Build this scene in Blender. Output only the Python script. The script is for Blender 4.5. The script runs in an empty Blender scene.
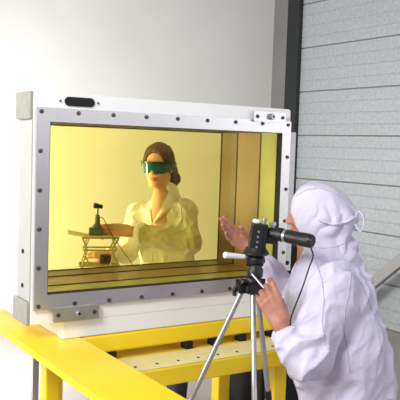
import bpy, bmesh, math, random
import numpy as np
from mathutils import Vector, Matrix, noise
from mathutils.bvhtree import BVHTree
random.seed(4)
PI = math.pi
C = bpy.context.scene.collection

# ------------------------------------------------------------------ camera frame
# world: X along the window, Y into the room behind it, Z up, floor at 0
Rm = np.array([[0.8396672721869586, -0.011826299608267022, 0.5429723848002656],
               [-0.5421113434744721, -0.07858336701625751, 0.8366241364583568],
               [0.032774430497187666, -0.9968373954993682, -0.07239505259077682]])
CAM = np.array([-0.9915, -2.6886, 1.5]); F_PX = 734.6
def at(u, v, d):
    """a point of the place: d metres deep along the viewing direction"""
    return Vector(CAM + Rm @ (np.array([(u-200)/F_PX, (v-200)/F_PX, 1.0])*d))

# ------------------------------------------------------------------ materials
def lin(c):
    c = c/255.0
    return c/12.92 if c <= .04045 else ((c+.055)/1.055)**2.4
def rgb(r, g, b): return (lin(r), lin(g), lin(b), 1)
def mat(name, col, rough=.5, metal=0.0, var=0.0, vscale=20, bump=0.0, bscale=60, coat=0.0, sss=0.0, stretch=None, sheen=0.0, spec=None, trans=0):
    m = bpy.data.materials.new(name); m.use_nodes = True
    nt = m.node_tree; b = nt.nodes['Principled BSDF']
    b.inputs['Base Color'].default_value = rgb(*col)
    b.inputs['Roughness'].default_value = rough
    b.inputs['Metallic'].default_value = metal
    b.inputs['Coat Weight'].default_value = coat
    if spec is not None: b.inputs['Specular IOR Level'].default_value = spec
    if sss:
        b.inputs['Subsurface Weight'].default_value = sss
        b.inputs['Subsurface Radius'].default_value = (.02, .008, .004)
    if sheen: b.inputs['Sheen Weight'].default_value = sheen
    tc = nt.nodes.new('ShaderNodeTexCoord'); mp = nt.nodes.new('ShaderNodeMapping')
    nt.links.new(tc.outputs['Object'], mp.inputs['Vector'])
    if stretch: mp.inputs['Scale'].default_value = stretch
    if var:
        n = nt.nodes.new('ShaderNodeTexNoise'); n.inputs['Scale'].default_value = vscale
        n.inputs['Detail'].default_value = 5
        nt.links.new(mp.outputs['Vector'], n.inputs['Vector'])
        r = nt.nodes.new('ShaderNodeValToRGB')
        r.color_ramp.elements[0].position = .3; r.color_ramp.elements[1].position = .7
        lo = tuple(max(0, x*(1-var)) for x in rgb(*col)[:3])+(1,)
        hi = tuple(min(1, x*(1+var)) for x in rgb(*col)[:3])+(1,)
        r.color_ramp.elements[0].color = lo; r.color_ramp.elements[1].color = hi
        nt.links.new(n.outputs['Fac'], r.inputs['Fac'])
        nt.links.new(r.outputs['Color'], b.inputs['Base Color'])
    if bump:
        n = nt.nodes.new('ShaderNodeTexNoise'); n.inputs['Scale'].default_value = bscale
        n.inputs['Detail'].default_value = 4
        nt.links.new(mp.outputs['Vector'], n.inputs['Vector'])
        bp = nt.nodes.new('ShaderNodeBump'); bp.inputs['Strength'].default_value = bump
        bp.inputs['Distance'].default_value = .02 if bscale < 30 else .01
        nt.links.new(n.outputs['Fac'], bp.inputs['Height'])
        nt.links.new(bp.outputs['Normal'], b.inputs['Normal'])
    return m
M = {}
M['seamcloth'] = mat('stitched seam', (188, 184, 206), .85)
M['white'] = mat('white enamel', (246, 246, 247), .38, var=.02, vscale=6, bump=.05, bscale=150)
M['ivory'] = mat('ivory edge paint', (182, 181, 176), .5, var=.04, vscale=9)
M['block'] = mat('grey cast corner', (156, 154, 142), .55, var=.1, vscale=30, bump=.2)
M['bezel'] = mat('satin steel bezel', (200, 198, 202), .24, .85, var=.04, vscale=40, bump=.06, bscale=200, stretch=(1, 1, 12))
M['clip'] = mat('brushed plate', (180, 176, 168), .33, .8, var=.05, vscale=50, stretch=(1, 1, 10))
M['steel'] = mat('bolt steel', (120, 118, 118), .3, .9)
M['darksteel'] = mat('dark bolt steel', (84, 80, 80), .3, .8)
M['black'] = mat('black anodised', (22, 22, 24), .38, var=.15, vscale=40)
M['rubber'] = mat('black rubber', (14, 14, 14), .75)
M['yellow'] = mat('yellow powder coat', (250, 215, 24), .38, var=.03, vscale=8, coat=.15)
M['yellowpale'] = mat('pale yellow rail', (232, 220, 160), .5, var=.08, vscale=14)
M['galv'] = mat('galvanised sheet', (168, 173, 176), .5, .25, var=.13, vscale=34, bump=.1, bscale=45)
M['groove'] = mat('panel joint', (136, 140, 142), .8)
M['jamb'] = mat('black jamb', (32, 34, 36), .7)
M['pillar'] = mat('grey pillar', (118, 116, 114), .7, var=.05, vscale=3)
M['wall'] = mat('off white plaster', (205, 203, 200), .85, var=.03, vscale=2, bump=.05, bscale=80)
M['floor'] = mat('pale workshop floor', (158, 150, 146), .5, var=.08, vscale=3, bump=.04)
M['seam'] = mat('dark seam', (48, 34, 14), .6)
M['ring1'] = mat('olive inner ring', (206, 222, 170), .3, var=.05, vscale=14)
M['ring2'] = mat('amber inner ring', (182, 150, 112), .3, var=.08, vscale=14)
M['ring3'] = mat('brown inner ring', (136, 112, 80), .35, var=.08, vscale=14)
M['suit'] = mat('lilac white cleanroom cloth', (208, 203, 224), .8, bump=.5, bscale=18)
M['coat'] = mat('white cotton coat', (242, 242, 236), .85, bump=.55, bscale=18)
M['skin'] = mat('skin', (214, 158, 132), .5, var=.05, vscale=30, bump=.06, bscale=180, sss=.08)
M['skin_man'] = mat('reddish skin', (178, 122, 102), .5, var=.1, vscale=40, bump=.15, bscale=140, sss=.06)
M['lip'] = mat('lips', (206, 126, 110), .45)
M['skin_w'] = mat('fair skin', (232, 178, 146), .5, var=.04, vscale=30, bump=.05, bscale=180, sss=.08)
M['hair'] = mat('brown hair', (84, 54, 30), .5, var=.3, vscale=30, bump=.5, bscale=60, stretch=(1, 1, .25))
M['eye'] = mat('eye', (235, 232, 225), .15)
M['iris'] = mat('iris', (70, 50, 35), .15)
M['lens'] = mat('teal laser lens', (4, 98, 112), .12, coat=.6, var=.15, vscale=30)
M['gframe'] = mat('dark green goggle frame', (22, 58, 48), .35)
M['trouser'] = mat('blue denim', (60, 70, 96), .85)
M['shoe'] = mat('black leather', (30, 28, 28), .45)
M['bronze'] = mat('brass rods', (180, 170, 100), .4, .2, var=.1)
M['tray'] = mat('pale tray', (226, 222, 170), .45)
M['device'] = mat('grey green instrument', (92, 96, 74), .5)
M['silver'] = mat('silver tube', (176, 176, 180), .28, .75)
M['whiteplastic'] = mat('white plastic', (235, 235, 235), .3)
M['strut'] = mat('grey strut', (150, 148, 146), .5, var=.05)
M['purple'] = mat('dark purple plastic', (78, 46, 56), .4)
M['table'] = mat('white laminate', (225, 223, 216), .45)
# tinted shielding glass: transparent body with a weak surface reflection
g = bpy.data.materials.new('yellow lead glass'); g.use_nodes = True
nt = g.node_tree; nt.nodes.clear()
o_ = nt.nodes.new('ShaderNodeOutputMaterial'); tr = nt.nodes.new('ShaderNodeBsdfTransparent')
tr.inputs['Color'].default_value = (.99, .92, .51, 1)
gl = nt.nodes.new('ShaderNodeBsdfGlossy'); gl.inputs['Roughness'].default_value = .02
gl.inputs['Color'].default_value = (1, 1, 1, 1)
lw = nt.nodes.new('ShaderNodeFresnel'); lw.inputs['IOR'].default_value = 1.2
mx = nt.nodes.new('ShaderNodeMixShader')
nt.links.new(lw.outputs['Fac'], mx.inputs['Fac']); nt.links.new(tr.outputs[0], mx.inputs[1]); nt.links.new(gl.outputs[0], mx.inputs[2])
nt.links.new(mx.outputs[0], o_.inputs['Surface'])
M['glass'] = g

# ------------------------------------------------------------------ object helpers
WORLD = {}          # object name -> world position of its origin
def link(name, me, m, parent=None, loc=None, smooth=False):
    o = bpy.data.objects.new(name, me); C.objects.link(o)
    ms = m if isinstance(m, (list, tuple)) else [m]
    for x in ms:
        if x.name not in me.materials: me.materials.append(x)
    if smooth:
        for p in me.polygons: p.use_smooth = True
    base = WORLD[parent.name] if parent else Vector((0, 0, 0))
    if loc is None:           # vertices are in world space: rebase them on the parent
        me.transform(Matrix.Translation(-base)); WORLD[o.name] = base.copy()
    else:
        o.location = Vector(loc)-base; WORLD[o.name] = Vector(loc)
    if parent: o.parent = parent
    return o
def obj(name, bm, m, parent=None, loc=None, smooth=False, centre=False):
    me = bpy.data.meshes.new(name)
    bmesh.ops.recalc_face_normals(bm, faces=bm.faces); bm.to_mesh(me); bm.free()
    if smooth == 'auto':
        for p in me.polygons: p.use_smooth = True
        me.set_sharp_from_angle(angle=math.radians(35)); smooth = False
    if centre:                # a one-mesh thing: put its origin at its base
        cs = [v.co for v in me.vertices]
        b = Vector(((min(c.x for c in cs)+max(c.x for c in cs))/2, (min(c.y for c in cs)+max(c.y for c in cs))/2, min(c.z for c in cs)))
        me.transform(Matrix.Translation(-b)); o = link(name, me, m, None, (0, 0, 0), smooth)
        o.location = b; WORLD[o.name] = b; return o
    return link(name, me, m, parent, loc, smooth)
def thing(name, label, cat, loc, group=None):
    o = bpy.data.objects.new(name, None); C.objects.link(o); o.empty_display_size = .05
    o.location = loc; WORLD[o.name] = Vector(loc)
    o['label'] = label; o['category'] = cat
    if group: o['group'] = group
    return o
def tag(o, label, cat, group=None):
    o['label'] = label; o['category'] = cat
    if group: o['group'] = group
    return o
def struct(name, bm, m, parent=None, smooth=False):
    o = obj(name, bm, m, parent, None, smooth)
    if not parent: o['kind'] = 'structure'
    return o
def B(): return bmesh.new()
def box(bm, x0, x1, y0, y1, z0, z1, bev=0, seg=2, mi=0):
    r = bmesh.ops.create_cube(bm, size=1)
    vs = r['verts']
    for v in vs:
        v.co = Vector(((x0+x1)/2+v.co.x*(x1-x0), (y0+y1)/2+v.co.y*(y1-y0), (z0+z1)/2+v.co.z*(z1-z0)))
    fs = set(f for v in vs for f in v.link_faces)
    for f in fs: f.material_index = mi
    if bev:
        es = list(set(e for v in vs for e in v.link_edges))
        bmesh.ops.bevel(bm, geom=es, offset=bev, segments=seg, affect='EDGES', profile=.5)
    return bm
def frame_of(d):
    d = Vector(d).normalized(); a = Vector((0, 0, 1)) if abs(d.z) < .9 else Vector((1, 0, 0))
    x = d.cross(a).normalized(); y = d.cross(x).normalized()
    return x, y, d
def cyl(bm, p, q, r0, r1=None, n=20, cap=True, mi=0):
    r1 = r0 if r1 is None else r1
    p, q = Vector(p), Vector(q); x, y, d = frame_of(q-p)
    a = [bm.verts.new(p+(x*math.cos(t)+y*math.sin(t))*r0) for t in [2*PI*i/n for i in range(n)]]
    b = [bm.verts.new(q+(x*math.cos(t)+y*math.sin(t))*r1) for t in [2*PI*i/n for i in range(n)]]
    for i in range(n):
        f = bm.faces.new((a[i], a[(i+1) % n], b[(i+1) % n], b[i])); f.material_index = mi
    if cap:
        bm.faces.new(a[::-1]).material_index = mi; bm.faces.new(b).material_index = mi
    return bm
def lathe(bm, p, q, prof, n=24):
    """prof: list of (t along p->q in metres, radius)"""
    p = Vector(p); x, y, d = frame_of(Vector(q)-p); rings = []
    for t, r in prof:
        rings.append([bm.verts.new(p+d*t+(x*math.cos(a)+y*math.sin(a))*r) for a in [2*PI*i/n for i in range(n)]])
    for A, Bq in zip(rings, rings[1:]):
        for i in range(n): bm.faces.new((A[i], A[(i+1) % n], Bq[(i+1) % n], Bq[i]))
    bm.faces.new(rings[0][::-1]); bm.faces.new(rings[-1])
    return bm
def catmull(pts, n=8):
    P = [Vector(p) for p in pts]; P = [P[0]*2-P[1]]+P+[P[-1]*2-P[-2]]; out = []
    for i in range(1, len(P)-2):
        for k in range(n):
            t = k/n
            out.append(.5*((2*P[i])+(P[i+1]-P[i-1])*t+(2*P[i-1]-5*P[i]+4*P[i+1]-P[i+2])*t*t+(3*P[i]-P[i-1]-3*P[i+1]+P[i+2])*t**3))
    out.append(P[-2]); return out
def tube(bm, pts, r, n=8, smoothpath=True):
    ps = catmull(pts) if smoothpath else [Vector(p) for p in pts]
    rings = []; px = None
    for i, p in enumerate(ps):
        d = (ps[min(i+1, len(ps)-1)]-ps[max(i-1, 0)]).normalized()
        if px is None: x, y, _ = frame_of(d)
        else:
            x = (px-d*px.dot(d)).normalized(); y = d.cross(x)
        px = x
        rings.append([bm.verts.new(p+(x*math.cos(a)+y*math.sin(a))*r) for a in [2*PI*k/n for k in range(n)]])
    for A, Q in zip(rings, rings[1:]):
        for i in range(n): bm.faces.new((A[i], A[(i+1) % n], Q[(i+1) % n], Q[i]))
    bm.faces.new(rings[0][::-1]); bm.faces.new(rings[-1])
    return bm
def obox(bm, c, ax, ay, az, hx, hy, hz, bev=0):
    """oriented box about c with half sizes"""
    r = bmesh.ops.create_cube(bm, size=2); c = Vector(c)
    for v in r['verts']: v.co = c+Vector(ax)*v.co.x*hx+Vector(ay)*v.co.y*hy+Vector(az)*v.co.z*hz
    if bev:
        es = list(set(e for v in r['verts'] for e in v.link_edges))
        bmesh.ops.bevel(bm, geom=es, offset=bev, segments=2, affect='EDGES', profile=.5)
    return bm
def ring_frame(bm, x0, x1, z0, z1, ix0, ix1, iz0, iz1, y0, y1):
    """rectangular frame plate with an opening"""
    def q(y): return ([bm.verts.new((x, y, z)) for x, z in ((x0, z0), (x1, z0), (x1, z1), (x0, z1))],
                      [bm.verts.new((x, y, z)) for x, z in ((ix0, iz0), (ix1, iz0), (ix1, iz1), (ix0, iz1))])
    (a, b), (c, d) = q(y0), q(y1)
    for i in range(4):
        j = (i+1) % 4
        bm.faces.new((a[i], a[j], b[j], b[i])); bm.faces.new((c[j], c[i], d[i], d[j]))
        bm.faces.new((a[j], a[i], c[i], c[j])); bm.faces.new((b[i], b[j], d[j], d[i]))
    return bm
def rounded_prism(bm, x0, x1, z0, z1, rad, y0, y1, n=6):
    pts = []
    for cx, cz, a0 in ((x1-rad, z1-rad, 0), (x0+rad, z1-rad, PI/2), (x0+rad, z0+rad, PI), (x1-rad, z0+rad, 3*PI/2)):
        for k in range(n+1):
            a = a0+PI/2*k/n; pts.append((cx+rad*math.cos(a), cz+rad*math.sin(a)))
    A = [bm.verts.new((x, y0, z)) for x, z in pts]; Q = [bm.verts.new((x, y1, z)) for x, z in pts]
    bm.faces.new(A); bm.faces.new(Q[::-1])
    for i in range(len(pts)):
        j = (i+1) % len(pts); bm.faces.new((A[j], A[i], Q[i], Q[j]))
    return bm

# ------------------------------------------------------------------ implicit surfaces for figures
class Sdf:
    def __init__(s): s.p = []
    def cap(s, a, b, r0, r1=None, k=.02, neg=False, flat=None):
        s.p.append(('c', Vector(a), Vector(b), r0, r0 if r1 is None else r1, k, neg, flat)); return s
    def chain(s, pts, rs, k=.02):
        for i in range(len(pts)-1): s.cap(pts[i], pts[i+1], rs[i], rs[i+1], k)
        return s
    def ell(s, c, ax, rad, k=.02, neg=False):
        s.p.append(('e', Vector(c), [Vector(a).normalized() for a in ax], rad, k, neg)); return s
    def bx(s, c, ax, half, rr=.01, k=.02, neg=False):
        s.p.append(('b', Vector(c), [Vector(a).normalized() for a in ax], half, rr, k, neg)); return s
    def bounds(s):
        lo = np.full(3, 1e9); hi = np.full(3, -1e9)
        for q in s.p:
            if (q[6] if q[0] != 'e' else q[5]): continue
            a, b = s.pb(q); lo = np.minimum(lo, a); hi = np.maximum(hi, b)
        return lo, hi
    def pb(s, q):
        if q[0] == 'c':
            a, b = np.array(q[1]), np.array(q[2]); r = max(q[3], q[4])
            return np.minimum(a, b)-r, np.maximum(a, b)+r
        c = np.array(q[1])
        rad = q[3] if q[0] == 'e' else [h+q[4] for h in q[3]]
        e = sum(np.abs(np.array(q[2][i]))*rad[i] for i in range(3))
        return c-e, c+e
    def mesh(s, name, h, post=None):
        lo, hi = s.bounds(); lo = lo-3*h-.004; hi = hi+3*h+.004
        n = np.ceil((hi-lo)/h).astype(int)+1
        ax = [lo[i]+h*np.arange(n[i]) for i in range(3)]
        D = np.full(n, .06, np.float32)
        for q in s.p:
            neg = q[6] if q[0] != 'e' else q[5]; k = q[4] if q[0] == 'e' else q[5]
            a, b = s.pb(q); mg = k+4*h
            i0 = np.clip(np.floor((a-mg-lo)/h).astype(int), 0, n); i1 = np.clip(np.ceil((b+mg-lo)/h).astype(int)+1, 0, n)
            if np.any(i1 <= i0): continue
            sl = tuple(slice(i0[i], i1[i]) for i in range(3))
            X = ax[0][sl[0]][:, None, None].astype(np.float32); Y = ax[1][sl[1]][None, :, None].astype(np.float32); Z = ax[2][sl[2]][None, None, :].astype(np.float32)
            if q[0] == 'c':
                A = q[1]; d = q[2]-q[1]; L2 = max(d.length_squared, 1e-12)
                px, py, pz = X-A.x, Y-A.y, Z-A.z
                t = np.clip((px*d.x+py*d.y+pz*d.z)/L2, 0, 1)
                dist = np.sqrt((px-t*d.x)**2+(py-t*d.y)**2+(pz-t*d.z)**2)-(q[3]+(q[4]-q[3])*t)
            elif q[0] == 'e':
                A = q[1]; u = [(X-A.x)*w.x+(Y-A.y)*w.y+(Z-A.z)*w.z for w in q[2]]
                k0 = np.sqrt(sum((u[i]/q[3][i])**2 for i in range(3)))
                k1 = np.sqrt(sum((u[i]/q[3][i]**2)**2 for i in range(3)))+1e-9
                dist = k0*(k0-1)/k1
                dist = np.where(k0 < .05, -min(q[3]), dist)
            else:
                A = q[1]; u = [np.abs((X-A.x)*w.x+(Y-A.y)*w.y+(Z-A.z)*w.z)-q[3][i] for i, w in enumerate(q[2])]
                dist = np.sqrt(sum(np.maximum(x, 0)**2 for x in u))+np.minimum(np.maximum(np.maximum(u[0], u[1]), u[2]), 0)-q[4]
            cur = D[sl]
            if neg:
                d2 = -dist; hh = np.maximum(k-np.abs(cur-d2), 0)/k
                D[sl] = np.maximum(cur, d2)+hh*hh*k*.25
            else:
                hh = np.maximum(k-np.abs(cur-dist), 0)/k
                D[sl] = np.minimum(cur, dist)-hh*hh*k*.25
        # surface nets
        S = D < 0
        c8 = [S[i:n[0]-1+i, j:n[1]-1+j, k:n[2]-1+k] for i in (0, 1) for j in (0, 1) for k in (0, 1)]
        cnt = sum(c.astype(np.int8) for c in c8)
        act = (cnt > 0) & (cnt < 8)
        idx = np.full(act.shape, -1, np.int64); I = np.argwhere(act); idx[act] = np.arange(len(I))
        pos = np.zeros((len(I), 3)); w = np.zeros(len(I))
        corners = [(i, j, k) for i in (0, 1) for j in (0, 1) for k in (0, 1)]
        for a in corners:
            for d in range(3):
                if a[d]: continue
                b = list(a); b[d] = 1
                va = D[I[:, 0]+a[0], I[:, 1]+a[1], I[:, 2]+a[2]]; vb = D[I[:, 0]+b[0], I[:, 1]+b[1], I[:, 2]+b[2]]
                mk = (va < 0) != (vb < 0)
                t = np.where(mk, va/(va-vb+1e-12), 0)
                p = np.tile(np.array(a, float), (len(I), 1)); p[:, d] += t
                pos[mk] += p[mk]; w[mk] += 1
        V = lo+h*(I+pos/w[:, None])
        Fs = []
        for d in range(3):
            e1, e2 = (d+1) % 3, (d+2) % 3
            sa = [slice(None)]*3; sb = [slice(None)]*3; sa[d] = slice(0, n[d]-1); sb[d] = slice(1, n[d])
            A_, B_ = S[tuple(sa)], S[tuple(sb)]
            ed = np.argwhere(A_ != B_); fl = A_[A_ != B_]
            ok = (ed[:, e1] > 0) & (ed[:, e2] > 0) & (ed[:, e1] < n[e1]-1) & (ed[:, e2] < n[e2]-1)
            ed, fl = ed[ok], fl[ok]
            def cell(o1, o2):
                c = ed.copy(); c[:, e1] -= o1; c[:, e2] -= o2
                return idx[c[:, 0], c[:, 1], c[:, 2]]
            q4 = np.stack([cell(1, 1), cell(0, 1), cell(0, 0), cell(1, 0)], 1)
            q4[~fl] = q4[~fl][:, ::-1]
            Fs.append(q4)
        Fq = np.concatenate(Fs)
        me = bpy.data.meshes.new(name)
        me.vertices.add(len(V)); me.vertices.foreach_set('co', V.astype(np.float32).ravel())
        me.loops.add(len(Fq)*4); me.loops.foreach_set('vertex_index', Fq.astype(np.int32).ravel())
        me.polygons.add(len(Fq)); me.polygons.foreach_set('loop_start', np.arange(0, len(Fq)*4, 4, dtype=np.int32))
        me.update(calc_edges=True); me.validate()
        for p in me.polygons: p.use_smooth = True
        if post:
            nr = [v.normal.copy() for v in me.vertices]
            for v, nn in zip(me.vertices, nr): v.co = v.co+nn*post(v.co, nn)
            me.update()
        return me
def bvh(me): return BVHTree.FromPolygons([v.co.copy() for v in me.vertices], [tuple(p.vertices) for p in me.polygons])
def cling(trees, u, v, off=.003):
    """the point of a cloth surface seen along one direction, lifted a little off it"""
    o = Vector(CAM); d = (at(u, v, 1.0)-o).normalized(); best = None
    for t in trees:
        h = t.ray_cast(o, d)
        if h[0] is not None and (best is None or h[3] < best[3]): best = h
    return None if best is None else best[0]-d*off
def ridge(p, f, ax=None, st=1.0):
    q = Vector(p)*f
    if ax is not None: q = q-Vector(ax)*(q.dot(Vector(ax))*(1-st))
    n = noise.noise(q)
    return 1-abs(n)*2.2

# ================================================================== SETTING
XD = 3.737; YB = 3.28
struct('floor', box(B(), -5, XD+.3, -5.5, YB+.3, -.1, 0), M['floor'])
struct('wall_back', box(B(), -5, XD+.3, YB, YB+.2, 0, 4.2), M['wall'])
struct('wall_right', box(B(), XD+.08, XD+.3, -1.8, YB, 0, 4.2), M['wall'])
struct('trim_1', box(B(), XD-.03, XD+.08, 3.045, YB, 0, 4.2), M['pillar'])
struct('trim_2', box(B(), XD-.05, XD+.08, 2.87, 3.045, 0, 4.2, .004), M['jamb'])
def door_mesh():
    bm = B(); prof = []
    z = -.04+.42*0
    joints = [.38+.42*i-.0 for i in range(-1, 9)]
    for a in joints:
        z0 = max(a, 0.0)
        prof += [(z0+.001, .016), (z0+.005, .016), (z0+.009, 0)]
        for k in (.25, .5, .75):
            zz = a+.42*k
            if zz > .02: prof += [(zz-.006, 0), (zz-.002, .0045), (zz+.002, .0045), (zz+.006, 0)]
        prof += [(a+.416, 0)]
    prof = [p for p in prof if 0 <= p[0]]
    prev = None
    for z, d in prof:
        v = (bm.verts.new((XD+d, 2.87, z)), bm.verts.new((XD+d, -1.7, z)))
        if prev:
            f = bm.faces.new((prev[0], prev[1], v[1], v[0]))
            if d > .012 or pd > .012: f.material_index = 1
        prev = v; pd = d
    # body thickness behind
    zt = prof[-1][0]
    box(bm, XD+.03, XD+.075, -1.7, 2.87, 0, zt)
    return bm
struct('door_1', door_mesh(), [M['galv'], M['groove']])

# ================================================================== SHIELDING WINDOW
W = 1.24; Z0 = .85; Z1 = 1.63
IX0, IX1, IZ0, IZ1 = .053, 1.19, .908, 1.576
win = thing('shielding_window', 'large white framed yellow radiation shielding window with bolted steel bezel, standing on the yellow frame', 'window', (W/2, .24, .79))
bm = ring_frame(B(), -.008, W+.004, .792, 1.688, IX0-.012, IX1+.012, IZ0-.012, IZ1+.012, 0, .15)
es = [e for e in bm.edges if abs(e.verts[0].co.x-e.verts[1].co.x) < 1e-6 and abs(e.verts[0].co.z-e.verts[1].co.z) < 1e-6 and e.verts[0].co.z > 1.6 and (e.verts[0].co.x > W)]
bmesh.ops.bevel(bm, geom=es, offset=.016, segments=5, affect='EDGES', profile=.5)
obj('flange', bm, M['white'], win)
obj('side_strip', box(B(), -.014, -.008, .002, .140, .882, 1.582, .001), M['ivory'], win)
obj('housing', ring_frame(B(), -.006, W+.002, .792, 1.686, IX0-.02, IX1+.02, IZ0-.02, IZ1+.02, .15, .49), M['white'], win)
obj('side_plate', box(B(), W+.0045, 1.308, .028, .075, .915, 1.583, .003), M['white'], win)
def plug(x, y, z): return cyl(B(), (x-.003, y, z), (x+.004, y, z), .010)
for z in (1.07, .935): obj('hole_plug', cyl(B(), (-.018, .075, z), (-.012, .075, z), .009), M['rubber'], win)
obj('hole_plug', cyl(B(), (1.283, .022, .955), (1.283, .030, .955), .010), M['rubber'], win)
for z0, z1 in ((1.583, 1.690), (.788, .880)):
    obj('corner_block', box(B(), -.024, -.006, .004, .165, z0, z1, .006, 3), M['block'], win)
# bezel, standing a little proud of the flange
bm = ring_frame(B(), 0, W, Z0, Z1, IX0, IX1, IZ0, IZ1, -.014, -.004)
box(bm, .006, W-.006, -.004, .0005, Z0+.006, Z0+.03); box(bm, .006, W-.006, -.004, .0005, Z1-.03, Z1-.006)
obj('bezel', bm, M['bezel'], win)
def bolt_mesh():
    bm = B()
    lathe(bm, (0, 0, 0), (0, -1, 0), [(0, .0085), (.002, .0085), (.002, .0062), (.007, .0062), (.008, .005)], 14)
    return bm
first = None
def place_bolt(x, z, y=-.014, nm='bolt', m='darksteel', parent=win, s=1):
    global first
    if first is None: first = obj(nm, bolt_mesh(), M[m], parent, (x, y, z), smooth='auto'); return first
    o = first.copy(); C.objects.link(o); o.name = nm; o.parent = parent; o.location = Vector((x, y, z))-WORLD[parent.name]; o.scale = (s, s, s); WORLD[o.name] = Vector((x, y, z))
    return o
for i in range(9):
    for z in (Z0+.014, Z1-.016): place_bolt(.018+i*.1505, z)
for i in range(1, 5):
    for x in (.016, W-.016): place_bolt(x, Z0+.014+i*.15)
# glass
obj('glass_pane', box(B(), IX0+.001, IX1-.001, .012, .022, IZ0+.001, IZ1-.001), M['glass'], win)
obj('gasket', ring_frame(B(), IX0+.0002, IX1-.0002, IZ0+.0002, IZ1-.0002, IX0+.002, IX1-.002, IZ0+.002, IZ1-.002, -.0132, .0238), M['rubber'], win)
# inner rings of the thick window
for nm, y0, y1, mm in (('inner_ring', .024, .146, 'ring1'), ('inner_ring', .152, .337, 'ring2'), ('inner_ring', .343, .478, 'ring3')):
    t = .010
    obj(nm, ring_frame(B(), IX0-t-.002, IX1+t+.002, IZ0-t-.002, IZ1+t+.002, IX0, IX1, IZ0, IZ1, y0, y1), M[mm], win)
for y0, y1 in ((.146, .152), (.337, .343), (.478, .486)):
    obj('seam_strip', ring_frame(B(), IX0-.011, IX1+.011, IZ0-.011, IZ1+.011, IX0+.003, IX1-.003, IZ0+.003, IZ1-.003, y0, y1), M['seam'], win)
# clamping plates with a big screw
def clip(x0, x1, z0, z1, m):
    p = obj('clamp_plate', rounded_prism(B(), x0, x1, z0, z1, .006, -.026, -.0145), M[m], win)
    for x in (x0+.02, x1-.02):
        place_bolt(x, (z0+z1)/2, -.026, 'screw', parent=p)
    xm = (x0+x1)/2+.004; zm = (z0+z1)/2+.002
    b = obj('cap_screw', lathe(B(), (xm, -.026, zm), (xm, -1, zm), [(0, .016), (.003, .016), (.003, .0135), (.016, .0135), (.018, .011)], 20), M['silver'], p, smooth='auto')
    obj('hex_socket', cyl(B(), (xm, -.0435, zm), (xm, -.0455, zm), .006, n=6), M['rubber'], b)
    return p
clip(.076, .270, .797, .853, 'clip')
clip(1.012, 1.198, 1.622, 1.668, 'bezel')
# dark oval slot near the top left corner
obj('slot_cover', rounded_prism(B(), .115, .240, 1.641, 1.676, .0174, -.005, .004, 8), M['rubber'], win)
for x in (.098, .257): place_bolt(x, 1.6585, -.0005, 'screw', s=.55)

slab = obj('support_slab', box(B(), .127, 1.245, .0, .44, .7205, .7905, .003), M['white'], centre=True)
tag(slab, 'long white steel slab between the window frame and the yellow stand', 'slab')

# ================================================================== YELLOW STAND
st = thing('steel_stand', 'yellow steel stand with long beams and lower rail, carrying the window', 'stand', (.6, .1, 0))
obj('front_beam', box(B(), .205, 1.12, .0, .09, .64, .72, .014, 4), M['yellow'], st, smooth='auto')
obj('side_beam', box(B(), -.036, .204, -1.0, .62, .695, .7195, .004), M['yellow'], st)
obj('side_channel', box(B(), .12, .195, -.98, .60, .62, .694, .004), M['yellow'], st)
obj('rear_beam', box(B(), .205, 1.24, .36, .44, .64, .72, .01, 3), M['yellow'], st)
obj('right_beam', box(B(), 1.125, 1.235, .0, .359, .64, .7195, .01, 3), M['yellow'], st)
bm = B(); box(bm, .205, 1.19, -.19, .16, .53, .605, .006); lr = obj('lower_rail', bm, M['yellow'], st)
obj('rail_top', box(B(), .215, 1.18, -.185, -.01, .6055, .611, .002), M['yellowpale'], st)
for i in range(9): 
    x = .28+i*.1
    obj('rail_screw', cyl(B(), (x, -.14, .610), (x, -.14, .614), .006, n=10), M['darksteel'], st)
for x in (.725, .865): obj('rubber_pad', box(B(), x-.016, x+.016, .0, .05, .6055, .6395), M['rubber'], st)
for x in (.35, 1.02): obj('rubber_pad', box(B(), x-.016, x+.016, .0, .05, .6055, .6395), M['rubber'], st)
for x, y in ((.25, -.1), (1.14, -.1), (.25, .40), (1.18, .40)):
    top = .5295 if y < 0 else .6395
    obj('leg', box(B(), x-.035, x+.035, y-.035, y+.035, .012, top, .006), M['yellow'], st)
    obj('foot_plate', box(B(), x-.06, x+.06, y-.06, y+.06, .0, .0115, .002), M['darksteel'], st)
for y in (-.93, .28):
    obj('leg', box(B(), .155, .22, y-.035, y+.035, .012, .6195, .006), M['yellow'], st)
    obj('foot_plate', box(B(), .13, .245, y-.06, y+.06, .0, .0115, .002), M['darksteel'], st)

# black cabinet, added to fill the dark area behind the man
cb = thing('added_cabinet', 'black cabinet added to fill the dark area between the window and the man', 'cabinet', (1.50, .30, 0))
obj('body', box(B(), 1.30, 1.58, .21, .52, .03, 1.03, .012, 3), M['black'], cb)
obj('door', box(B(), 1.315, 1.565, .200, .209, .06, 1.0, .004), M['rubber'], cb)
for x in (1.33, 1.55):
    for y in (.24, .49): obj('foot', cyl(B(), (x, y, 0), (x, y, .0298), .018), M['rubber'], cb)

# grey diagonal strut by the door
p0, p1 = Vector((3.50, 2.02, .0)), Vector((3.50, .2, 1.50))
d = (p1-p0).normalized(); nn = Vector((1, 0, 0)); u = d.cross(nn)
bm = obox(B(), (p0+p1)/2+Vector((0, 0, .045)), d, nn, u, (p1-p0).length/2, .03, .045, .004)
sr = thing('door_strut', 'grey slanting steel strut in front of the ribbed metal door', 'strut', p0)
obj('bar', bm, M['strut'], sr)
obj('foot_plate', box(B(), 3.42, 3.58, 1.93, 2.13, 0, .012), M['strut'], sr)
bm = B(); box(bm, 3.47, 3.53, .17, .23, .0, 1.52); obj('post', bm, M['strut'], sr)

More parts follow.
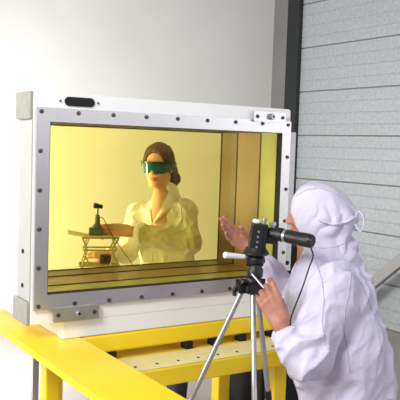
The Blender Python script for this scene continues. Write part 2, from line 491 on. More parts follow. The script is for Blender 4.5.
# ================================================================== FIGURES
def fr(f, up=(0, 0, 1)):
    f = Vector(f).normalized(); l = Vector(up).cross(f).normalized(); u = f.cross(l).normalized()
    return f, l, u
def head(s, c, f, l, u, neck_to, female=False, sc=1.0):
    P = lambda a, b, z: Vector(c)+(f*a+l*b+u*z)*sc
    ax = (f, l, u); R = lambda *r: tuple(x*sc for x in r)
    s.ell(P(-.012, 0, .03), ax, R(.094, .073, .083), .02)
    s.ell(P(.030, 0, -.030), ax, R(.062, .056, .082), .025)
    s.ell(P(.058, 0, -.092), ax, R(.028, .027, .022), .025)
    for q in (-1, 1):
        s.cap(P(-.005, q*.052, -.055), P(.055, q*.018, -.095), .012*sc, .012*sc, .025)
        s.ell(P(.062, q*.036, -.022), ax, R(.022, .022, .018), .02)         # cheek
        s.cap(P(.083, q*.012, .027), P(.070, q*.048, .026), .007*sc, .006*sc, .012)  # brow
        s.ell(P(.088, q*.031, .008), ax, R(.010, .016, .010), .008, True)  # socket
        s.ell(P(-.004, q*.074, -.004), (f*.95+u*.3, l, u*.95-f*.3), R(.017, .008, .031), .006)
        s.ell(P(.004, q*.082, -.004), ax, R(.007, .005, .017), .005, True)
        s.ell(P(.098, q*.010, -.028), ax, R(.010, .008, .007), .006)
    nz = .009 if female else .011
    s.cap(P(.085, 0, .018), P(.106, 0, -.020), .006*sc, nz*sc, .012)
    s.ell(P(.087, 0, -.053), ax, R(.011, .022, .0055), .006)
    s.ell(P(.085, 0, -.064), ax, R(.011, .018, .006), .006)
    s.cap(P(.1, -.022, -.0585), P(.1, .022, -.0585), .0022*sc, .0022*sc, .003, True)
    s.cap(P(-.022, 0, -.045), neck_to, (.046 if female else .056)*sc, (.050 if female else .062)*sc, .035)
    return P
def hand(s, w, d, n, side, curl=(.2, .2, .2, .25), spread=.06, thumb=(.7, .35), sc=1.0, k=.006):
    """w wrist, d towards the knuckles, n out of the palm, side: direction of the thumb"""
    d = Vector(d).normalized(); n = Vector(n); n = (n-d*n.dot(d)).normalized(); t = Vector(side); t = (t-d*t.dot(d)-n*t.dot(n)).normalized()
    w = Vector(w); tips = []
    L = [(.045, .026, .021), (.050, .030, .023), (.046, .028, .022), (.036, .021, .019)]
    off = [.030, .010, -.010, -.028]; kl = [.090, .094, .088, .080]
    s.cap(w-d*.03*sc, w+d*.012*sc, .026*sc, .027*sc, .015)
    for i in range(4):
        kn = w+(d*kl[i]+t*off[i]*1.0)*sc
        s.cap(w+(d*.012+t*off[i]*.55)*sc, kn, .0145*sc, .0112*sc, .014)
        a = (off[i]/.03)*spread; dd = (d*math.cos(a)+t*math.sin(a)).normalized(); p = kn; ang = 0
        for j in range(3):
            ang += curl[i]*(1.0 if j else .9)
            v = dd*math.cos(ang)+n*math.sin(ang)
            q = p+v*L[i][j]*sc
            s.cap(p, q, (.0100-.0009*j)*sc, (.0092-.0009*j)*sc, k); p = q
        tips.append(p)
    # thumb, leaving the side of the palm near its base
    b0 = w+(d*.022+t*.022)*sc; a, c = thumb
    v1 = (d*.75+t*a+n*c).normalized(); b1 = b0+v1*.042*sc
    v2 = (d*.95+t*a*.55+n*c*1.2).normalized(); b2 = b1+v2*.032*sc
    v3 = (d*1.05+t*a*.25+n*c*1.5).normalized(); b3 = b2+v3*.025*sc
    s.cap(b0, b1, .017*sc, .013*sc, .014); s.cap(b1, b2, .0118*sc, .0105*sc, k); s.cap(b2, b3, .0105*sc, .0088*sc, k)
    return tips

# ---------------------------------------------------------------- MAN
right_v = Vector((.84, -.543, 0))
hf, hl, hu = fr((-.66, .75, -.10))
HC = at(313, 215, 3.05)                      # head centre
neckb = at(326, 262, 3.05)
bf, bl, bu = fr((-.62, .78, 0))              # torso frame
pel = at(347, 388, 3.02); chest = at(331, 300, 3.02)
shL = at(338, 286, 2.87); shR = at(312, 280, 3.19)
elL = at(306, 356, 2.76); wrL = at(281, 325, 2.78)
wrR = at(250, 249, 3.09); elR = at(291, 304, 3.12)
man = thing('person', 'person in pale hooded cleanroom suit crouching at the tripod, one hand raised', 'person', (pel.x, pel.y, 0))
s = Sdf()
PH = head(s, HC, hf, hl, hu, neckb)
s.chain([neckb, chest, pel], [.075, .12, .13], .06)
s.cap(PH(.03, 0, -.09), at(306, 280, 3.02), .035, .045, .03)
s.cap(shL, shR, .055, .055, .05)
s.chain([shL, elL, wrL], [.045, .036, .026], .02)
s.chain([shR, elR, wrR], [.045, .036, .026], .02)
hips = [pel+bl*.085, pel-bl*.085]
knee = [Vector((hips[0].x+bf.x*.05, hips[0].y+bf.y*.05, .075)), Vector((hips[1].x+bf.x*.05, hips[1].y+bf.y*.05, .075))]
ank = [k_-bf*.40 for k_ in knee]
for h_, k_, a_ in zip(hips, knee, ank):
    s.chain([h_, k_, a_], [.075, .048, .036], .03)
    s.cap(a_, a_-bf*.12+Vector((0, 0, -.02)), .033, .024, .02)
tri_c = Vector((at(255, 275, 2.90).x, at(255, 275, 2.90).y, 0))
gl_ = at(262, 283, 2.80)
handdir = (at(267, 294, 2.80)-wrL)
hand(s, wrL, handdir, at(259, 300, 2.95)-at(264, 300, 2.78), Vector((-.2, .1, 1)), curl=(.50, .80, .90, .95), thumb=(.35, .9), sc=1.18)
dR = at(232, 234, 3.06)-wrR
hand(s, wrR, dR, Vector((-.5, -.65, .55)), Vector((.3, .4, .8)), curl=(.05, .12, .20, .28), spread=.02, thumb=(.10, .42), sc=.98)
me = s.mesh('person_body', .004)
body = link('body', me, M['skin_man'], man)
# eyes
for q in (-1, 1):
    e = PH(.071, q*.031, .008)
    bm = B(); bmesh.ops.create_uvsphere(bm, u_segments=12, v_segments=8, radius=.0115, matrix=Matrix.Translation(e)); obj('eye', bm, M['eye'], man, smooth=True)
# coverall
DRAPE = (right_v*-.55+Vector((0, 0, -.83))).normalized()
def man_wr(p, n):
    if p.z < .35: return .002*noise.noise(p*14)
    q = p+.03*Vector((noise.noise(p*9), noise.noise(p*9+Vector((7, 0, 0))), noise.noise(p*9+Vector((0, 9, 0)))))
    a = .032*max(0, ridge(q+Vector((3, 1, 2)), 9.0, DRAPE, .16)-.2)
    b = .013*max(0, ridge(q+Vector((9, 4, 2)), 17.0, DRAPE, .2)-.25)
    c = .008*noise.noise(p*5.0)
    return a+b+c-.010
s = Sdf()
shape_pts = [at(325, 272, 3.04), at(329, 300, 3.02), at(338, 350, 3.01), at(345, 390, 3.02)]
s.chain(shape_pts, [.118, .158, .182, .188], .06)
s.ell(at(334, 292, 3.02), (bl, bf, bu), (.19, .135, .10), .06)
s.cap(at(336, 248, 3.05), at(332, 270, 3.04), .075, .115, .05)
s.chain([shL, elL, wrL-handdir*.42], [.082, .078, .046], .03)
s.chain([shR, elR, wrR+(elR-wrR)*.35], [.085, .060, .045], .03)
for h_, k_, a_ in zip(hips, knee, ank):
    s.chain([h_, k_+Vector((0, 0, .0)), a_], [.105, .066, .055], .05)
    s.chain([a_, a_-bf*.13+Vector((0, 0, -.02))], [.050, .040], .02)
# neckline: open at the throat
v0 = at(292, 238, 3.08); v1 = at(297, 282, 3.04)
v0 = at(291, 238, 3.04); v1 = at(297, 286, 3.0); s.cap(v0, v1, .050, .022, .01, True)
me = s.mesh('coverall', .006, man_wr)
CT = [bvh(me)]
cov = link('coverall', me, M['suit'], man)
# sleeve cuff, seams and side zip piping
hn_ = handdir.normalized()
cf = wrL-hn_*.030
obj('cuff', lathe(B(), cf, cf-hn_, [(0, .036), (.001, .042), (.030, .043), (.034, .041), (.060, .047), (.061, .040)], 24), M['suit'], cov, smooth='auto')
def seam(pts, r=.0022, nm='seam', trees=None, par=None, m='seamcloth', off=.001):
    dense = []
    for (a, b), (c, d) in zip(pts, pts[1:]):
        k = max(1, int(math.hypot(c-a, d-b)/2.5)); dense += [(a+(c-a)*i/k, b+(d-b)*i/k) for i in range(k)]
    ps = [cling(trees or CT, u, v, off) for u, v in dense+[pts[-1]]]; ps = [p for p in ps if p is not None]
    if len(ps) > 2: obj(nm, tube(B(), ps, r, 6), M[m], par or cov, smooth=True)
seam([(349, 262), (351, 275), (349, 292), (345, 310), (344, 330), (348, 350), (350, 372)])
seam([(316, 262), (322, 280), (324, 300), (322, 322), (325, 345)])
seam([(352, 268), (362, 284), (371, 306), (378, 330), (382, 352)])
# hood
def hood_wr(p, n):
    q = p-HC; back = -q.dot(hf); low = -q.dot(hu)
    g_ = max(0, min(1, (back+.02)/.08))*max(0, min(1, (low+.06)/.07))
    a = math.atan2(q.dot(hl), -q.dot(hf)+.04)
    gather = .013*g_*abs(math.sin(a*9+q.dot(hu)*18+3*noise.noise(q*11)))-.006*g_
    r_ = q+.02*Vector((noise.noise(p*12), noise.noise(p*12+Vector((7, 0, 0))), noise.noise(p*12+Vector((0, 9, 0)))))
    soft = .014*max(0, ridge(r_+Vector((1, 2, 0)), 8, (hf+hu*.6).normalized(), .45)-.3)+.006*noise.noise(q*8)
    return gather+soft
s = Sdf(); P = PH
s.ell(P(-.030, 0, .028), (hf, hl, hu), (.118, .100, .105), .03)
s.ell(P(-.085, 0, -.020), (hf, hl, hu), (.078, .092, .080), .05)
s.ell(P(-.005, 0, -.030), (hf, hl, hu), (.088, .092, .100), .04)
s.cap(P(-.035, 0, -.08), at(326, 252, 3.05), .082, .110, .05)
s.ell(P(-.115, 0, -.012), (hf, hl, hu), (.052, .078, .050), .02)
# face opening
s.ell(P(.105, 0, -.03), (hf, hl, hu), (.058, .062, .095), .012, True)
# groove of the elastic band across the back
s.cap(v0, v1, .050, .022, .01, True)
me = s.mesh('hood', .0045, hood_wr)
HOODT = [bvh(me)]
hood = link('hood', me, M['suit'], man)
def seamh(*a, **k): seam(*a, trees=HOODT+CT, par=hood, **k)
seamh([(319, 219), (325, 222), (332, 224), (340, 223.5), (348, 221), (354, 217.5)], r=.0065, nm='elastic_band', m='suit', off=.004)
seamh([(296, 243), (305, 245), (315, 247), (326, 247.5), (337, 246), (346, 242)], r=.004, nm='collar_seam', m='suit', off=-.001)
seamh([(296, 196), (306, 190), (318, 188), (330, 191), (342, 198), (352, 210)], r=.002, nm='crown_seam')
k0 = cling(HOODT, 354, 219, 0) or P(-.165, 0, -.045)
for dx, dz in ((.012, -.05), (-.02, -.03)):
    pts = [k0, k0-hf*(.018+abs(dx)*.4)+hu*(.03)+hl*dx, k0-hf*.040+hl*dx*1.5+hu*(-.005), k0-hf*.025+hl*dx+hu*dz, k0+hu*(-.02)]
    obj('tie', tube(B(), pts, .0028, 6), M['suit'], hood, smooth=True)

# ---------------------------------------------------------------- TRIPOD
tc = tri_c
tp = thing('tripod', 'silver camera tripod with black pan head standing in front of the window', 'tripod', (tc.x, tc.y, 0))
right = Vector((.84, -.543, 0)); away = Vector((.543, .84, 0)); up = Vector((0, 0, 1))
ztop = .962
apex = Vector((tc.x, tc.y, ztop))+right*(-.012)
obj('crown', lathe(B(), apex-up*.03, apex+up, [(0, .026), (.008, .036), (.03, .036), (.04, .028), (.06, .024)], 20), M['black'], tp, smooth='auto')
feet = [Vector((apex.x-.47, apex.y+.10, 0)), Vector((apex.x-.20, apex.y-.36, 0)), Vector((apex.x+.23, apex.y+.055, 0))]
for ft in feet:
    dr = Vector((ft.x-apex.x, ft.y-apex.y, 0)).normalized()
    a = apex+dr*.034-up*.008; b = ft+up*.02
    m1 = a.lerp(b, .50)
    sd = (b-a).normalized().cross(up).normalized()
    bm = B(); cyl(bm, a, m1, .0105, n=14)
    leg = obj('leg', bm, M['silver'], tp, smooth='auto')
    obj('leg_lower', cyl(B(), m1, b, .008, n=12), M['silver'], leg, smooth='auto')
    obj('leg_clamp', cyl(B(), m1-(b-a).normalized()*.02, m1+(b-a).normalized()*.02, .0140, n=14), M['black'], leg, smooth='auto')
    obj('rubber_foot', lathe(B(), ft, ft+up, [(0, .013), (.018, .015), (.032, .010)], 12), M['rubber'], leg, smooth='auto')
    obj('hinge', obox(B(), a+up*.004, dr, sd, up, .022, .018, .020, .005), M['black'], leg)
# angled leg-lock lever on the left
lv = apex-right*.045-up*.0
obj('leg_lever', tube(B(), [apex-right*.03+up*.008, apex-right*.05+up*.0, apex-right*.066-up*.018, apex-right*.066-up*.045], .008, 8), M['black'], tp, smooth=True)
ph = Vector((tc.x, tc.y, 0))
obj('centre_column', cyl(B(), ph+up*(ztop+.02), ph+up*(ztop+.035), .020), M['black'], tp, smooth='auto')
pan = obj('pan_head', lathe(B(), ph+up*.990, ph+up*2, [(0, .024), (.008, .031), (.036, .032), (.044, .027), (.056, .027), (.062, .036), (.077, .038), (.084, .034)], 24), M['black'], tp, smooth='auto')
obj('tilt_bracket', obox(B(), ph+up*1.060-right*.004, right, away, up, .034, .024, .020, .005), M['black'], tp)
plate_z = 1.098
obj('head_plate', rounded_prism(B(), ph.x-.052, ph.x+.046, ph.y-.035, ph.y+.035, .015, -.006, .006) if False else lathe(B(), ph+up*1.082, ph+up*2, [(0, .044), (.004, .052), (.012, .052), (.016, .048), (.030, .040)], 28), M['black'], tp, smooth='auto')
# white pan handle
hb = at(249, 257, 2.88); he = at(224, 255, 2.83)
dh = (he-hb); Lh = dh.length
hn = obj('pan_handle', lathe(B(), hb, he, [(0, .004), (.02, .004), (.021, .009), (.045, .010), (Lh-.02, .0115), (Lh-.004, .013), (Lh, .009)], 16), M['whiteplastic'], tp, smooth='auto')
obj('handle_rod', cyl(B(), hb+ (hb-he).normalized()*.03, hb+(he-hb).normalized()*.02, .005), M['silver'], hn)
# thin metal lock rod under the hand
r0, r1 = at(252, 274, 2.84), at(264, 288, 2.80)
obj('lock_rod', cyl(B(), r0, r1, .0042), M['silver'], tp)
obj('lock_knob', lathe(B(), at(247, 283, 2.88), at(240, 281, 2.86), [(0, .008), (.015, .008), (.016, .013), (.03, .013), (.032, .010)], 14), M['black'], tp, smooth='auto')

# ---------------------------------------------------------------- ALIGNMENT SCOPE on the tripod
bz = 1.113
sc_ = thing('camera', 'black camera with a ribbed barrel and vertical mounting block on top of the tripod', 'camera', (ph.x, ph.y, bz))
tl = .10
ax_u = (up+right*.10).normalized(); ax_r = right-up*.10; ax_r.normalize()
bc = at(258, 238, 2.89)
obj('body', obox(B(), bc, ax_r, away, ax_u, .033, .030, .058, .006), M['black'], sc_)
obj('base_foot', obox(B(), at(258, 253.2, 2.89), right, away, up, .030, .026, .0085, .003), M['black'], sc_)
fc = bc-away*.0315
obj('side_plate', obox(B(), fc-ax_r*.004, ax_r, away, ax_u, .018, .003, .050, .001), M['rubber'], sc_)
for k_ in (-.032, -.012, .008, .028):
    obj('screw', cyl(B(), fc-ax_r*.004+ax_u*k_-away*.002, fc-ax_r*.004+ax_u*k_-away*.006, .0045, n=10), M['silver'], sc_)
obj('knob', lathe(B(), bc+ax_u*.058-ax_r*.014, bc+ax_u*1-ax_r*.014, [(0, .014), (.004, .017), (.012, .017), (.015, .012)], 18), M['whiteplastic'], sc_, smooth='auto')
obj('adjuster', lathe(B(), bc+ax_u*.057+ax_r*.016, bc+ax_u+ax_r*.016, [(0, .006), (.014, .006), (.015, .009), (.024, .009)], 14), M['silver'], sc_, smooth='auto')
jn = at(268, 233, 2.90)
obj('side_block', obox(B(), at(272, 236, 2.90), ax_r, away, ax_u, .024, .026, .030, .006), M['black'], sc_)
tpz = at(276, 226, 2.90)
obj('thumb_screw', lathe(B(), at(273, 229, 2.90), at(272, 214, 2.90), [(0, .007), (.012, .007), (.013, .014), (.026, .014), (.028, .010)], 16), M['silver'], sc_, smooth='auto')
b0, b1 = at(270, 232.5, 2.89), at(312.5, 241.5, 2.78)
bd = (b1-b0); BL = bd.length
bar = obj('barrel', lathe(B(), b0, b1, [(0, .022), (.035, .022), (.036, .027), (.060, .027), (.061, .0235), (.078, .0235), (.079, .026), (BL-.055, .026), (BL-.05, .0275), (BL-.012, .0275), (BL-.004, .026), (BL, .023)], 32), M['black'], sc_, smooth='auto')
n_ = bd.normalized()
obj('end_cap', lathe(B(), b1-n_*.0005, b1+n_, [(0, .022), (.0025, .0215)], 28), M['darksteel'], bar)
obj('ring', lathe(B(), b0+n_*.064, b1+n_, [(0, .0242), (.001, .0255), (.011, .0255), (.012, .0242)], 28), M['silver'], bar, smooth='auto')
# black cable from the end of the barrel
cp = [b1-n_*.006-up*.024, at(313, 256, 2.78), at(309, 268, 2.74), at(303, 286, 2.70), at(296, 304, 2.68), at(291, 318, 2.70), at(290, 328, 2.80)]
obj('cable', tube(B(), cp, .0028, 8), M['rubber'], sc_, smooth=True)

# ---------------------------------------------------------------- WOMAN
WD = 4.02
wf, wl, wu = fr((-.75, -.66, -.10))
WC = at(158.5, 166.5, WD)
wn = at(165, 203, WD+.02)
tf, tl_, tu = fr((-.80, -.60, 0))
wp = at(166, 285, WD+.02); wch = at(164, 228, WD+.02)
sL = at(184, 212, WD-.05); sR = at(138, 213, WD+.03)
eL = at(189, 241, WD-.09); wL = at(131, 231.5, 3.79)
eR = at(128, 252, WD-.10); wR = at(108, 256, 3.80)
wom = thing('person', 'person in white lab coat and green laser goggles standing behind the yellow window glass', 'person', (wp.x, wp.y, 0))
s = Sdf()
PW = head(s, WC, wf, wl, wu, wn, True, .99)
s.chain([wn, wch], [.068, .105], .05); s.cap(wch, wp, .105, .12, .05)
s.cap(sL, sR, .045, .045, .05); s.cap(at(162, 200, WD-.04), at(160, 224, WD-.055), .050, .070, .04)
s.chain([sL, eL, wL], [.040, .032, .021], .02); s.chain([sR, eR, wR], [.040, .032, .021], .02)
wh = [wp+tl_*.085, wp-tl_*.085]; wk = [Vector((h_.x, h_.y, .46)) for h_ in wh]; wa = [Vector((h_.x, h_.y, .09)) for h_ in wh]
for a_, b_, c_ in zip(wh, wk, wa): s.chain([a_, b_, c_], [.08, .050, .034], .03); s.cap(c_, c_+tf*.12-up*.045, .032, .025, .02)
hand(s, wL, at(114, 230.5, 3.76)-wL, Vector((.45, .6, -.65)), Vector((-.4, .6, .8)), curl=(.16, .2, .22, .25), thumb=(.45, .3), sc=1.0)
hand(s, wR, at(97, 254, 3.79)-wR, Vector((.3, .5, -.7)), Vector((-.8, -.5, .5)), curl=(.35, .4, .45, .5), thumb=(.4, .6), sc=.72)
me = s.mesh('woman_body', .004)
me.materials.append(M['skin_w']); me.materials.append(M['lip'])
for p_ in me.polygons:
    q = p_.center-WC; a, b, z = q.dot(wf)/.99, q.dot(wl)/.99, q.dot(wu)/.99
    if a > .078 and abs(b) < .021*(1-abs(z+.0585)/.022) and abs(z+.0585) < .011: p_.material_index = 1
BODYT = bvh(me)
wb = link('body', me, [M['skin_w'], M['lip']], wom)
for q in (-1, 1):
    e = PW(.071, q*.031, .008)
    bm = B(); bmesh.ops.create_uvsphere(bm, u_segments=12, v_segments=8, radius=.011, matrix=Matrix.Translation(e)); obj('eye', bm, M['eye'], wom, smooth=True)
def hair_wr(p, n):
    q = p-WC
    return .0022*math.sin(q.dot(wl)*260+6*noise.noise(q*12))*(1 if q.dot(wf) < .05 else .4)+.003*noise.noise(q*25)
s = Sdf()
s.ell(PW(-.014, 0, .038), (wf, wl, wu), (.103, .085, .094), .02)
s.ell(PW(-.050, 0, -.005), (wf, wl, wu), (.062, .072, .070), .03)
s.ell(PW(-.020, .06, .0), (wf, wl, wu), (.040, .022, .040), .02); s.ell(PW(-.020, -.06, .0), (wf, wl, wu), (.040, .022, .040), .02)
s.chain([PW(-.080, .01, -.02), PW(-.120, .03, -.045), PW(-.118, .045, -.085), PW(-.100, .045, -.125)], [.034, .040, .040, .022], .015)
s.ell(PW(.116, 0, -.012), (wf, wl, wu), (.088, .078, .116), .012, True)
s.ell(PW(.005, 0, -.085), (wf, wl, wu), (.060, .1, .055), .02, True)
for q in (-1, 1): s.ell(PW(.010, q*.09, -.012), (wf, wl, wu), (.030, .03, .034), .01, True)
me = s.mesh('hair', .004, hair_wr); link('hair', me, M['hair'], wom)
obj('hair_band', lathe(B(), PW(-.098, 0, -.026), PW(-.120, 0, -.040), [(0, .030), (.004, .034), (.012, .034), (.016, .030)], 18), M['rubber'], wom, smooth='auto')
# laser goggles
def gog(a0, a1, z0, z1, off, thick, n=16, nose=False, drop=0.0):
    bm = B(); prev = None
    for i in range(n+1):
        a = a0+(a1-a0)*i/n
        def pt(r, z): return PW(-.002+(.108+r)*math.cos(a)-.012*(1-math.cos(a)), (.083+r)*math.sin(a)*1.04, z)
        lo = z0
        if nose: lo = z0+.026*max(0, 1-abs(a)/.22)
        zz = 1-drop*abs(a/a1)**3
        lo2 = .012+(lo-.012)*zz; hi2 = .012+(z1-.012)*zz
        cur = [bm.verts.new(x) for x in (pt(off, lo2), pt(off, hi2), pt(off+thick, hi2), pt(off+thick, lo2))]
        if prev:
            for k in range(4): bm.faces.new((prev[k], prev[(k+1) % 4], cur[(k+1) % 4], cur[k]))
        else: bm.faces.new(cur)
        prev = cur
    bm.faces.new(prev[::-1]); return bm
lens = obj('laser_goggles', gog(-1.30, 1.30, -.028, .034, .002, .004, 26, True, .35), M['lens'], wom, smooth='auto')
obj('brow_bar', gog(-1.32, 1.32, .024, .040, .001, .009, 26, False, .30), M['gframe'], lens, smooth='auto')
for q in (-1, 1):
    bm = B(); p0 = PW(.018, q*.088, .012); p1 = PW(-.035, q*.088, .008)
    obox(bm, (p0+p1)/2, (p1-p0).normalized(), wl, wu, (p1-p0).length/2+.01, .002, .010 if q else .01, .001)
    obj('temple', bm, M['gframe'], lens)
# lab coat
def coat_wr(p, n):
    q = p+.03*Vector((noise.noise(p*9), noise.noise(p*9+Vector((7, 0, 0))), noise.noise(p*9+Vector((0, 9, 0)))))
    a = .018*max(0, ridge(q+Vector((5, 1, 2)), 8.0, (0, 0, 1), .5)-.25)
    b = .008*max(0, ridge(q+Vector((2, 7, 2)), 17.0)-.3)
    return a+b+.006*noise.noise(p*8)-.006
s = Sdf()
s.chain([at(165, 212, WD+.02), wch, at(167, 262, WD+.02), wp, Vector((wp.x, wp.y, .50))], [.095, .128, .140, .150, .165], .05)
s.cap(sL, sR, .048, .048, .05)
s.cap(wn, at(165, 212, WD+.02), .060, .085, .05); s.cap(at(167, 192, WD+.025), at(165, 214, WD+.02), .054, .084, .04)
s.chain([sL, eL], [.062, .066], .03); s.chain([eL, wL+(eL-wL)*.14], [.066, .050], .03)
s.chain([sR, eR, wR+(eR-wR)*.3], [.060, .052, .042], .03)
# open neck
nf = tf; vb = at(151, 221, WD-.12)
s.cap(at(160, 188, WD-.06), at(158, 204, WD-.10), .052, .038, .008, True); s.cap(at(158, 204, WD-.10), at(153, 221, WD-.16), .038, .008, .008, True)
me = s.mesh('lab_coat', .006, coat_wr); COATT = bvh(me)
lc = link('lab_coat', me, M['coat'], wom)
# collar and lapels
def strip(pts, wid, th, side):
    bm = B(); prev = None
    for i, (p, sdv) in enumerate(pts):
        p = Vector(p); sdv = Vector(sdv).normalized(); o2 = side*th
        cur = [bm.verts.new(x) for x in (p-sdv*wid[i]/2, p+sdv*wid[i]/2, p+sdv*wid[i]/2+o2, p-sdv*wid[i]/2+o2)]
        if prev:
            for k in range(4): bm.faces.new((prev[k], prev[(k+1) % 4], cur[(k+1) % 4], cur[k]))
        else: bm.faces.new(cur)
        prev = cur
    bm.faces.new(prev[::-1]); return bm
toc = (Vector(CAM)-WC).normalized()
WT = [COATT, BODYT]
def lapel(inner, outer):
    bm = B(); prev = None
    A = [cling(WT, u, v, .006) for u, v in inner]; O = [cling(WT, u, v, .010) for u, v in outer]
    for a_, o_ in zip(A, O):
        if a_ is None or o_ is None: continue
        m_ = (a_+o_)/2+toc*.006; back = toc*-.004
        cur = [bm.verts.new(x) for x in (a_, m_, o_, o_+back, m_+back, a_+back)]
        if prev:
            for k in range(6): bm.faces.new((prev[k], prev[(k+1) % 6], cur[(k+1) % 6], cur[k]))
        else: bm.faces.new(cur)
        prev = cur
    bm.faces.new(prev[::-1]); obj('lapel', bm, M['coat'], lc, smooth='auto')
lapel([(170, 187), (168, 193), (165.5, 199), (161, 208), (156.5, 216), (153, 222)], [(174, 187), (177, 193), (177, 200), (170, 208.5), (161, 217), (154, 223)])
lapel([(152, 189), (151, 194), (150, 200), (150, 208), (151, 216), (152, 222)], [(148, 189), (145, 194), (142, 201), (142, 210), (146.5, 217), (151, 223)])
def seamw(pts, r=.0022): seam(pts, r, trees=[COATT], par=lc)
seamw([(152.5, 251), (153, 262)], .0016)
seamw([(139, 229), (139.5, 234), (139.5, 241), (139, 246)], .0016)
seamw([(176, 196), (181, 206), (182, 218), (180, 228)])
for ft_, k_ in zip(wa, wk):
    bm = B(); cyl(bm, ft_+up*.0, k_+up*.1, .052, .085, 16); obj('trouser_leg', bm, M['trouser'], wom, smooth='auto')
    s = Sdf(); s.cap(ft_+up*-.045-tf*.03, ft_+tf*.15-up*.052, .043, .036, .02)
    obj_me = s.mesh('shoe', .008); link('shoe', obj_me, M['shoe'], wom)

# ---------------------------------------------------------------- TABLE, JACK STAND, INSTRUMENT behind the glass
tx, ty = at(100, 235, 3.74).x, at(100, 235, 3.74).y
TZ = .84
tb = thing('side_table', 'white laboratory table under the wire jack stand behind the yellow glass', 'table', (tx-.05, ty, 0))
obj('tabletop', box(B(), tx-.30, tx+.155, ty-.15, ty+.20, TZ-.025, TZ, .004), M['table'], tb)
for x in (tx-.27, tx+.125):
    for y in (ty-.12, ty+.17): obj('leg', box(B(), x-.016, x+.016, y-.016, y+.016, 0, TZ-.0255), M['silver'], tb)
# jack stand in its own frame: e along the screen-left to right direction, g away
e = Vector((.84, -.543, 0)); e = Vector((.93, -.37, 0)).normalized(); g2 = Vector((-e.y, e.x, 0))
jz = at(100, 235.5, 3.74).z
jc = Vector((tx, ty, TZ))
jk = thing('jack_stand', 'small brass wire scissor jack stand with a pale tray top beside the lab coat', 'stand', jc)
def J(a, b, z): return Vector((tx, ty, 0))+e*a+g2*b+up*z
w2 = .090; dp = .055
zm = jz-.068; zl = jz-.148
def rods(zv, x0, x1):
    bm = B()
    for b in (-dp, dp): cyl(bm, J(x0, b, zv), J(x1, b, zv), .0045, n=10)
    for a in (x0, x1): cyl(bm, J(a, -dp, zv), J(a, dp, zv), .0045, n=10)
    return bm
obj('top_frame', rods(jz-.006, -w2, w2), M['bronze'], jk)
obj('middle_frame', rods(zm, -w2*.92, w2*.85), M['bronze'], jk)
obj('lower_frame', rods(zl, -w2*1.12, w2*1.08), M['bronze'], jk)
for b in (-dp, dp):
    for (a0, z0_, a1, z1_) in ((-w2, jz-.008, -w2*.72, zm), (-w2*.62, jz-.008, -w2*.9, zm), (w2, jz-.008, w2*.62, zm), (w2*.68, jz-.008, w2*.9, zm),
                               (-w2*.72, zm, -w2*1.0, zl), (-w2*.9, zm, -w2*.6, zl), (w2*.62, zm, w2*1.02, zl), (w2*.8, zm, w2*.58, zl)):
        obj('scissor_rod', cyl(B(), J(a0, b, z0_), J(a1, b, z1_), .0038, n=8), M['bronze'], jk)
    for a in (-w2*1.0, w2*.98):
        obj('leg', cyl(B(), J(a, b, zl), J(a, b, TZ+.001), .0055, n=10), M['bronze'], jk)
for b in (-.03, .0, .03):
    obj('lower_bar', cyl(B(), J(-w2*1.12, b, zl), J(w2*1.08, b, zl), .003, n=8), M['bronze'], jk)
obj('top_plate', obox(B(), J(0, 0, jz+.001), e, g2, up, w2+.004, dp+.004, .003, .001), M['tray'], jk)
tq = (-e*.97+up*.16+g2*.1).normalized()
obj('tray_arm', obox(B(), J(-w2-.030, -.012, jz+.010), tq, g2, tq.cross(g2), .042, .034, .007, .002), M['tray'], jk)
# instrument
ic = J(-.022, -.02, jz+.0042)
ins = thing('instrument', 'small dark detector head on a grey conical post standing on the jack stand tray', 'instrument', ic)
obj('base', obox(B(), ic+up*.019, e, g2, up, .036, .026, .019, .006), M['device'], ins)
obj('post', lathe(B(), ic+up*.038+e*.006, ic+up+e*.006, [(0, .028), (.012, .022), (.022, .014), (.06, .012), (.066, .010)], 20), M['device'], ins, smooth='auto')
obj('stem', cyl(B(), ic+up*.104+e*.006, ic+up*.136+e*.008, .0042), M['black'], ins)
hp = ic+up*.147+e*.006
hd = obj('detector_head', lathe(B(), hp-e*.022+up*.004, hp+e*.03-up*.004, [(0, .008), (.004, .014), (.026, .013), (.03, .010), (.044, .011), (.048, .008)], 18), M['black'], ins, smooth='auto')
obj('cable', tube(B(), [ic+up*.09+e*.016, ic+up*.085+e*.035-g2*.02, J(.05, -.075, jz+.02), J(.085, -.085, jz-.03), J(.12, -.085, jz-.08), J(.16, -.08, jz-.135), J(.145, -.06, TZ+.03)], .0018, 6), M['rubber'], ins, smooth=True)
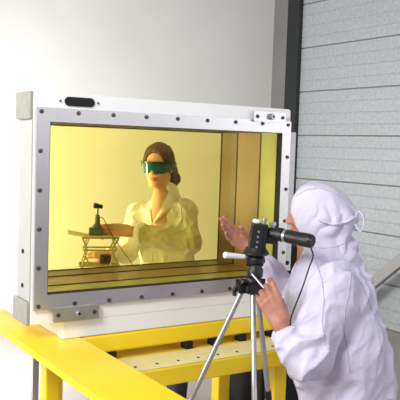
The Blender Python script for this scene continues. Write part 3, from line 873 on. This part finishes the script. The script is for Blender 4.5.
# dark purple control knob block on the lower frame
kc = J(.028, -.005, zl+.005)
kb = thing('control_box', 'dark purple rounded control box on the lower shelf of the wire jack stand', 'box', kc)
obj('housing', obox(B(), kc+up*.024, e, g2, up, .030, .022, .024, .012), M['purple'], kb)
obj('dial', lathe(B(), kc+up*.026-g2*.022, kc+up*.026-g2, [(0, .013), (.008, .012), (.010, .008)], 16), M['black'], kb, smooth='auto')

# ================================================================== LIGHT
def area(name, loc, tgt, sx, sy, power, col=(1, 1, 1)):
    d = bpy.data.lights.new(name, 'AREA'); d.shape = 'RECTANGLE'; d.size = sx; d.size_y = sy; d.energy = power; d.color = col
    o = bpy.data.objects.new(name, d); C.objects.link(o); o.location = loc
    o.rotation_euler = (Vector(tgt)-Vector(loc)).to_track_quat('-Z', 'Y').to_euler(); return o
area('ceiling_lamp', (-2.2, -1.7, 3.2), (.5, 0, 1.1), 1.3, 1.1, 122, (1, .99, .97))
area('window_daylight', (-2.8, .3, 1.8), (.9, .9, 1.2), 1.8, 1.8, 84, (.98, .99, 1))
area('rear_lamp', (-.45, 1.6, .95), (1.9, 3.28, .6), .7, .9, 115, (1, .98, .94))
area('front_bezel_fill', (2.9, -5.0, 2.5), (.6, 0, 1.3), 5.6, 2.2, 42)  # unseen light bank, added so the steel bezel reflects something bright
area('side_bezel_fill', (5.0, -4.2, 1.35), (1.2, 0, 1.2), 1.8, 2.4, 20)  # added light out of view, brightens the right side of the bezel
w = bpy.data.worlds.new('World'); bpy.context.scene.world = w; w.use_nodes = True
wnt = w.node_tree; bg = wnt.nodes['Background']; bg.inputs['Color'].default_value = (.94, .96, 1, 1); bg.inputs['Strength'].default_value = .40

# ================================================================== CAMERA
cd = bpy.data.cameras.new('camera'); cam = bpy.data.objects.new('render_camera', cd); C.objects.link(cam)
cd.sensor_fit = 'HORIZONTAL'; cd.sensor_width = 36; cd.lens = 36*F_PX/400
Rc = Matrix(((Rm[0][0], -Rm[0][1], -Rm[0][2]), (Rm[1][0], -Rm[1][1], -Rm[1][2]), (Rm[2][0], -Rm[2][1], -Rm[2][2])))
cam.matrix_world = Matrix.Translation(Vector(CAM)) @ Rc.to_4x4()
sc = bpy.context.scene; sc.camera = cam
sc.view_settings.view_transform = 'Standard'; sc.view_settings.look = 'None'
sc.view_settings.gamma = 1; sc.view_settings.use_curve_mapping = False; sc.view_settings.exposure = 0
